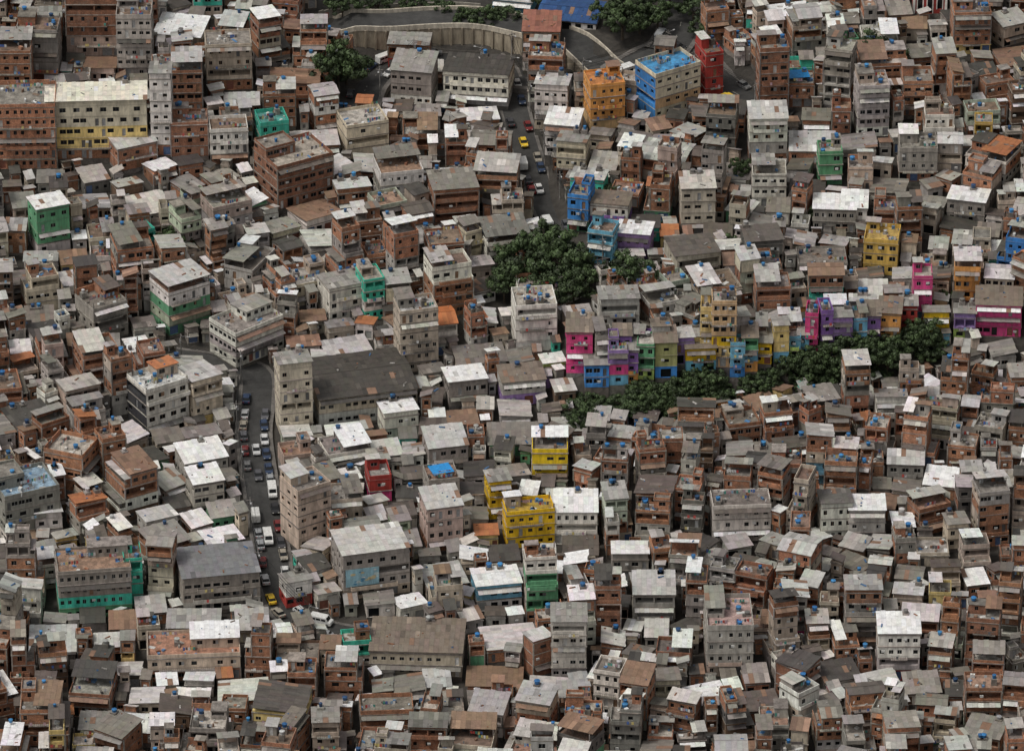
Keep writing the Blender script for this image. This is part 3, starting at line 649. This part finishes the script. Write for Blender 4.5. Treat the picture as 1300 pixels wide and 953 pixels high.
for pi,(wa,wb,da,db,tries) in enumerate(passes):
    for _ in range(tries):
        x=rr.uniform(-150,150); y=rr.uniform(ymin,ymax)
        ix0=int((x-GX0)/CS); iy0=int((y-GY0)/CS)
        if occ[ix0,iy0]: continue
        if pi==0 and x>5 and y<0: continue
        if pi==1 and x>15 and y<-5 and rr.random()<.6: continue
        w=rr.uniform(wa,wb); d=rr.uniform(da,db); yaw=yawf(x,y)+rr.gauss(0,.09)
        if rr.random()<.18: yaw+=rr.uniform(-.55,.55)
        ix,iy=cells(x,y,w-.2,d-.2,yaw,.7)
        o=occ[ix,iy]
        if o.mean()>(.0 if pi<2 else (.05 if pi<5 else .15)): continue
        if roadm[ix,iy].any(): continue
        ix,iy=cells(x,y,w+rr.choice((.0,.2,.5)),d+rr.choice((.2,.6,1.1)),yaw); 
        mf=int(maxf[ix,iy].min()); occ[ix,iy]=True
        gz=h1(x,y)
        px,py=proj(x,y,gz)
        if px<-85 or px>1385 or py>1045 or py<-60: continue
        if pi==0: nf=rr.choice((2,2,3,3,4))
        elif pi==1: nf=rr.choice((1,2,2,3,3,4,5))
        elif pi==2: nf=rr.choice((1,1,2,2,3,3,4,5))
        elif pi==3: nf=rr.choice((1,1,2,2,3,3,4))
        elif pi==4: nf=rr.choice((1,1,1,2,2,3))
        else: nf=rr.choice((1,1,2))
        nf=min(nf,mf)
        r=random.Random(count*13+1)
        w0=mix(x,y,r); walls=[w0]
        while len(walls)<nf: walls.append(walls[-1] if r.random()<.5 else (mix(x,y,r) if r.random()<.55 else 'brick'))
        cs=[h1(x+sx*w/2,y+sy*d/2) for sx in(-1,1) for sy in(-1,1)]
        rf='shed' if (pi==5 or mf==1) else 'auto'
        mb=house(r,w,d,nf,walls,rf,None,found=gz-min(cs)+1.6,tanks=0 if (pi==5 or mf==1) else None)
        nm='shack' if pi>=4 else ('brick_house' if w0=='brick' else ('apartment_building' if nf>=5 else 'plaster_house'))
        mb.obj(nm,(x,y,gz+(rr.uniform(0,1.2) if mf>2 else 0)),yaw); count+=1
print('houses',count,time.time()-T0)
# ---------------------------------------------------------------- ground sheet
def axis_(a,b,st,far):
    core=np.arange(a,b+.01,st); k=[]; s=st*3; v=b
    while v<far: v+=s; k.append(v); s*=1.5
    kn=[]; s=st*3; v=a
    while v>-far: v-=s; kn.append(v); s*=1.5
    return np.concatenate([kn[::-1],core,k])
ax=axis_(-180,180,2,7000); ay=axis_(-240,290,2,7000)
X,Y=np.meshgrid(ax,ay,indexing='ij'); Z=H(X,Y)
IX=np.clip(((X-GX0)/CS).astype(int),0,NX-1); IY=np.clip(((Y-GY0)/CS).astype(int),0,NY-1)
inside=(np.abs(X)<180)&(Y>-240)&(Y<290)
from itertools import product
low=np.zeros_like(Z,bool)
for dx,dy in product((-3,0,3),(-3,0,3)):
    low|=roadm[np.clip(IX+dx,0,NX-1),np.clip(IY+dy,0,NY-1)]
Z=Z-np.where(low&inside,.55,0)
nx,ny=X.shape
V=np.stack([X.ravel(),Y.ravel(),Z.ravel()],1)
idx=np.arange(nx*ny).reshape(nx,ny)
Fs=np.stack([idx[:-1,:-1].ravel(),idx[1:,:-1].ravel(),idx[1:,1:].ravel(),idx[:-1,1:].ravel()],1)
me=bpy.data.meshes.new('ground'); me.from_pydata(V.tolist(),[],Fs.tolist()); me.materials.append(M_GR); put(me,'ground',(0,0,0))
# ---------------------------------------------------------------- trees
def treemesh(seed,Rr=5.0,Ht=9.0,nc=60,nl=85,squash=.6,name='tree',low=.38):
    r=random.Random(seed); mb=MB(); tc=(.09,.07,.05)
    mb.cyl(0,0,-1,Ht*.45,.38,.24,C_,tc,8,False)
    def limb(a,b,r0,r1):
        a=np.array(a);b=np.array(b); d=b-a; d/=np.linalg.norm(d); s=np.cross(d,[0.3,.2,1]); s/=np.linalg.norm(s); u=np.cross(d,s); n=len(mb.v)
        for p,q in ((a,r0),(b,r1)):
            for i in range(5):
                t=i*2*math.pi/5; mb.v.append(tuple(p+q*(s*math.cos(t)+u*math.sin(t))))
        for i in range(5):
            j=(i+1)%5; mb.f.append((n+i,n+j,n+5+j,n+5+i)); mb.m.append(C_); mb.c.append(tc)
    cz=Ht*.62
    for i in range(nc):
        a=r.uniform(0,6.283); e=math.asin(r.uniform(-.45,1)); k=r.uniform(.55,1)*(1+.22*math.sin(a*3+seed)+.1*math.sin(a*5))
        c=np.array([Rr*k*math.cos(e)*math.cos(a),Rr*k*math.cos(e)*math.sin(a),cz+Rr*squash*k*math.sin(e)])
        if i%8==0: limb((0,0,Ht*r.uniform(.3,.45)),c*[.85,.85,1]-[0,0,.3],.16,.05)
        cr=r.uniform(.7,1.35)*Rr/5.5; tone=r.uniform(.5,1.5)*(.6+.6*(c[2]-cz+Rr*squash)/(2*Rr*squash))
        for _ in range(nl):
            v=np.array([r.gauss(0,1) for _ in range(3)]); v/=np.linalg.norm(v)+1e-6; p=c+v*cr*r.uniform(.5,1.05)*[1,1,.75]
            s=r.uniform(.12,.26)
            t1=np.array([r.gauss(0,1) for _ in range(3)]); t1-=v*(t1@v)*.6; t1/=np.linalg.norm(t1)+1e-6; t2=np.cross(v,t1); 
            q=[p-t1*s*1.4,p-t2*s,p+t1*s*1.4,p+t2*s]
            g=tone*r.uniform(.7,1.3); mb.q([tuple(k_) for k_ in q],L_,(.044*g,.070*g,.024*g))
    return mb.mesh(name)
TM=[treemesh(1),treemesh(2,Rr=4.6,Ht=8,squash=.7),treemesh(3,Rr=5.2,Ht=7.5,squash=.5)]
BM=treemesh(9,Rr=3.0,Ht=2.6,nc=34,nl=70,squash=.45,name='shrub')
rt=random.Random(3)
def tree(px,py,s,sz=1.0,xy=None):
    x,y=xy or P(px,py); put(rt.choice(TM),'tree',(x,y,h1(x,y)-.2),rt.uniform(0,6),(s,s,s*sz))
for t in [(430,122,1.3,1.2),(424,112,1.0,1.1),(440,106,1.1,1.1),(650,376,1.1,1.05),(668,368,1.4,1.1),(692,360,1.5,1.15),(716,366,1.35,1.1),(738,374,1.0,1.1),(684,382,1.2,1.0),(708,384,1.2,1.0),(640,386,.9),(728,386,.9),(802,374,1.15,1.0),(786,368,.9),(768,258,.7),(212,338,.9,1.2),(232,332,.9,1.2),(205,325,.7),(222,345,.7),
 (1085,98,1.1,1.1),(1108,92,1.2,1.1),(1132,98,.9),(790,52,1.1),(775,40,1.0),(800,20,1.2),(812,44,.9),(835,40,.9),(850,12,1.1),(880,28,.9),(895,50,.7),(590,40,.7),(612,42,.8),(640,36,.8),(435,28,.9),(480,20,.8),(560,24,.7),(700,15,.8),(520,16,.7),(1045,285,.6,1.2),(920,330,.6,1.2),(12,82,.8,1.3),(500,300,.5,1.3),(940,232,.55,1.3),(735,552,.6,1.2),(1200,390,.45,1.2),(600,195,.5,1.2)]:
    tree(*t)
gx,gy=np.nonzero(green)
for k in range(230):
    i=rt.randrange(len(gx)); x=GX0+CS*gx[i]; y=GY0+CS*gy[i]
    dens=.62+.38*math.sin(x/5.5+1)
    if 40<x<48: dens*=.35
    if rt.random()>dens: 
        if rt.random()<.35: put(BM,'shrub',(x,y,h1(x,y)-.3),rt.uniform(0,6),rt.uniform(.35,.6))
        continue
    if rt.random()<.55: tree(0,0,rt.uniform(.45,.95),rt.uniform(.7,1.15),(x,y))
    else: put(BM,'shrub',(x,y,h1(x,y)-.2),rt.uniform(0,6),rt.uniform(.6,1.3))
# ---------------------------------------------------------------- vehicles
def carmesh(col,kind):
    mb=MB()
    def ext(poly,hw,m,c):
        n=len(poly)
        for i in range(n):
            j=(i+1)%n; a,b=poly[i],poly[j]; mb.q(((a[0],-hw,a[1]),(a[0],hw,a[1]),(b[0],hw,b[1]),(b[0],-hw,b[1])),m,c)
        mb.q([(p[0],-hw,p[1]) for p in poly],m,c); mb.q([(p[0],hw,p[1]) for p in poly][::-1],m,c)
    def frust(xa,xb,hw,z0,ya,yb,hw2,z1,m,c,mt,ct):
        lo=[(xa,-hw,z0),(xb,-hw,z0),(xb,hw,z0),(xa,hw,z0)]; hi=[(ya,-hw2,z1),(yb,-hw2,z1),(yb,hw2,z1),(ya,hw2,z1)]
        for i in range(4):
            j=(i+1)%4; mb.q((lo[i],lo[j],hi[j],hi[i]),m,c)
        mb.q(hi,mt,ct)
    if kind=='car':
        ext([(-2.0,.28),(2.0,.28),(2.08,.55),(1.95,.78),(1.05,.92),(-1.55,.95),(-2.02,.88),(-2.08,.5)],.84,P_,col)
        frust(-1.65,1.1,.79,.9,-1.2,.42,.62,1.42,G_,col,P_,col)
        mb.box(-1.22,-.64,1.40,.44,.64,1.46,P_,col)
        for s in (-1,1):
            mb.box(-.4,s*.72-.09,.93,-.3,s*.72+.05,1.4,P_,col)
            mb.box(1.98,s*.6-.16,.58,2.09,s*.6+.16,.72,P_,(.6,.6,.55)); mb.box(-2.1,s*.62-.14,.62,-1.99,s*.62+.14,.8,P_,(.3,.02,.02))
            mb.box(.75,s*.9-.08,.9,.9,s*.9+.08,1.02,P_,col)
        wx=(-1.25,1.3); wr_=.31; wy=.78
    elif kind=='van':
        ext([(-2.6,.35),(2.5,.35),(2.6,.7),(2.45,1.1),(1.85,1.25),(1.35,2.05),(-2.5,2.1),(-2.6,1.9)],.95,P_,col)
        for s in (-1,1):
            for a,b in ((-2.2,-1.1),(-.95,.1),(.3,1.3)): mb.box(a,s*.955-.01,1.25,b,s*.955+.01,1.75,G_,col)
        mb.q(((1.87,-.8,1.3),(1.87,.8,1.3),(1.42,.75,2.0),(1.42,-.75,2.0)),G_,col)
        wx=(-1.6,1.6); wr_=.36; wy=.88
    else:
        ext([(-4.6,.4),(4.5,.4),(4.6,.9),(4.5,2.75),(4.3,2.9),(-4.5,2.9),(-4.6,2.7)],1.2,P_,col)
        for s in (-1,1):
            for i in range(7):
                a=-4.2+i*1.15; mb.box(a,s*1.205-.01,1.4,a+1.0,s*1.205+.01,2.25,G_,col)
            mb.box(-4.5,s*1.203-.01,.8,4.4,s*1.203+.01,1.1,P_,(.05,.2,.4))
        mb.box(4.5,-1.05,1.3,4.62,1.05,2.4,G_,col); mb.box(-1,-.6,2.9,.6,.6,3.1,P_,(.5,.5,.5)); mb.box(-3.5,-.4,2.9,-2.8,.4,3.0,P_,(.4,.4,.4))
        wx=(-2.7,2.9); wr_=.48; wy=1.1
    for xx in wx:
        for s in (-1,1):
            n=len(mb.v); k=10
            for yy in (s*wy-.11,s*wy+.11):
                for i in range(k):
                    a=2*math.pi*i/k; mb.v.append((xx+wr_*math.cos(a),yy,wr_+wr_*math.sin(a)))
            for i in range(k):
                j=(i+1)%k; mb.f.append((n+i,n+j,n+k+j,n+k+i)); mb.m.append(P_); mb.c.append((.015,.015,.015))
            mb.f.append(range(n,n+k)); mb.m.append(P_); mb.c.append((.1,.1,.1)); mb.f.append(range(n+k,n+2*k)); mb.m.append(P_); mb.c.append((.1,.1,.1))
    return mb.mesh(kind)
CC=[(.55,.55,.55),(.30,.31,.32),(.02,.02,.022),(.10,.10,.11),(.6,.6,.59),(.16,.02,.02),(.03,.05,.10),(.17,.17,.17),(.30,.27,.22),(.05,.05,.055),(.35,.36,.37)]
CARS=[carmesh(c,'car') for c in CC]; TAXI=carmesh((.7,.47,.03),'car'); VANS=[carmesh((.65,.65,.63),'van'),carmesh((.3,.31,.32),'van')]; BUS=carmesh((.7,.7,.68),'bus')
rc_=random.Random(8)
def along(ri,s0,s1,dens,sides=(-1,1),off=1.05):
    c,t,n,z,hw=ROADS[ri]; seg=np.concatenate([[0],np.cumsum(np.linalg.norm(np.diff(c,axis=0),axis=1))]); L=seg[-1]
    for s in sides:
        u=L*s0+rc_.uniform(0,4)
        while u<L*s1:
            i=min(len(c)-2,int(np.searchsorted(seg,u)))
            if rc_.random()<dens:
                k=rc_.random(); x,y=c[i]+n[i]*s*(hw-off); a=math.atan2(t[i][1],t[i][0])+(math.pi if s>0 else 0)+rc_.gauss(0,.03)
                if k<.88: put(rc_.choice(CARS) if k>.03 else TAXI,'parked_car' if k>.03 else 'taxi',(x,y,z[i]+.01),a)
                else: put(rc_.choice(VANS),'van',(x,y,z[i]+.01),a)
            u+=rc_.uniform(4.9,6.2)
along(rA,.22,.98,.85); along(rB,.03,.95,.6); along(rE,.05,.9,.5); along(rD,.1,.95,.3); along(rF,0,1,.3)
def mid(ri,f,me,name,o):
    c,t,n,z,hw=ROADS[ri]; i=int(f*(len(c)-1)); x,y=c[i]+n[i]*o; put(me,name,(x,y,z[i]+.01),math.atan2(t[i][1],t[i][0]))
mid(rA,.62,VANS[0],'van',.4); mid(rA,.45,CARS[3],'car',.2); mid(rA,.38,CARS[0],'car',-.2); mid(rB,.35,TAXI,'taxi',.2); mid(rB,.55,CARS[4],'car',.2); mid(rD,.35,BUS,'bus',1.6); mid(rD,.55,CARS[2],'car',-1.5)
# ---------------------------------------------------------------- utility poles and cables
def pole():
    mb=MB(); mb.cyl(0,0,-.5,8.5,.17,.1,C_,(.3,.29,.27),8); mb.box(-.9,-.06,7.6,.9,.06,7.75,C_,(.25,.22,.2)); mb.box(-.6,-.05,6.9,.6,.05,7.0,C_,(.25,.22,.2))
    mb.cyl(.35,.2,6.0,6.9,.22,.22,P_,(.3,.31,.32),8); mb.box(-.03,-1.6,7.9,.03,.0,7.96,P_,(.3,.3,.3)); mb.box(-.14,-2.1,7.85,.14,-1.5,7.97,P_,(.45,.45,.45))
    return mb.mesh('utility_pole')
PM=pole()
def poles(ri,side,step=9):
    c,t,n,z,hw=ROADS[ri]; prev=None; mb=MB()
    for i in range(2,len(c)-2,step):
        x,y=c[i]+n[i]*side*(hw+.4); put(PM,'utility_pole',(x,y,z[i]+.1),math.atan2(t[i][1],t[i][0])+math.pi/2)
        if prev is not None:
            for k,(o,zz) in enumerate(((-.7,7.8),(0,7.8),(.7,7.8),(.3,6.6),(-.2,5.9),(.1,5.7))):
                a=np.array([prev[0],prev[1],prev[2]+zz])+[prev[3]*o,prev[4]*o,0]; b=np.array([x+n[i][0]*o,y+n[i][1]*o,z[i]+zz])
                pts=[a+(b-a)*q/6-[0,0,.5*4*(q/6)*(1-q/6)] for q in range(7)]
                for q in range(6):
                    for dv in ((0,0,.05),(.035,.035,0)):
                        dv=np.array(dv); mb.q((tuple(pts[q]-dv),tuple(pts[q+1]-dv),tuple(pts[q+1]+dv),tuple(pts[q]+dv)),P_,(.02,.02,.02))
        prev=(x,y,z[i],n[i][0],n[i][1])
    mb.obj('overhead_cables')
poles(rA,1); poles(rB,-1); poles(rD,1); poles(rE,-1)
# ---------------------------------------------------------------- light
w=bpy.data.worlds.new('World'); scene.world=w; w.use_nodes=True; nt=w.node_tree; bg=nt.nodes['Background']
sky=nt.nodes.new('ShaderNodeTexSky'); sky.sky_type='NISHITA'; sky.sun_disc=False
sky.air_density=1.0; sky.dust_density=5; sky.ozone_density=1
hs=nt.nodes.new('ShaderNodeHueSaturation'); hs.inputs['Saturation'].default_value=.1
nt.links.new(sky.outputs[0],hs.inputs['Color']); nt.links.new(hs.outputs[0],bg.inputs[0]); bg.inputs[1].default_value=.108
sx,sy,sz=-.60,-.28,1.2
l=math.sqrt(sx*sx+sy*sy+sz*sz)
sd=bpy.data.lights.new('sun','SUN'); sd.energy=1.5; sd.angle=math.radians(13); sd.color=(1,.94,.85)
so=bpy.data.objects.new('sun',sd); so.rotation_euler=Vector((sx,sy,sz)).to_track_quat('Z','Y').to_euler(); scene.collection.objects.link(so)
sky.sun_elevation=math.asin(sz/l); sky.sun_rotation=math.atan2(sx,sy)
scene.view_settings.view_transform='Standard'; scene.view_settings.look='None'; scene.view_settings.exposure=0
print('done',time.time()-T0)
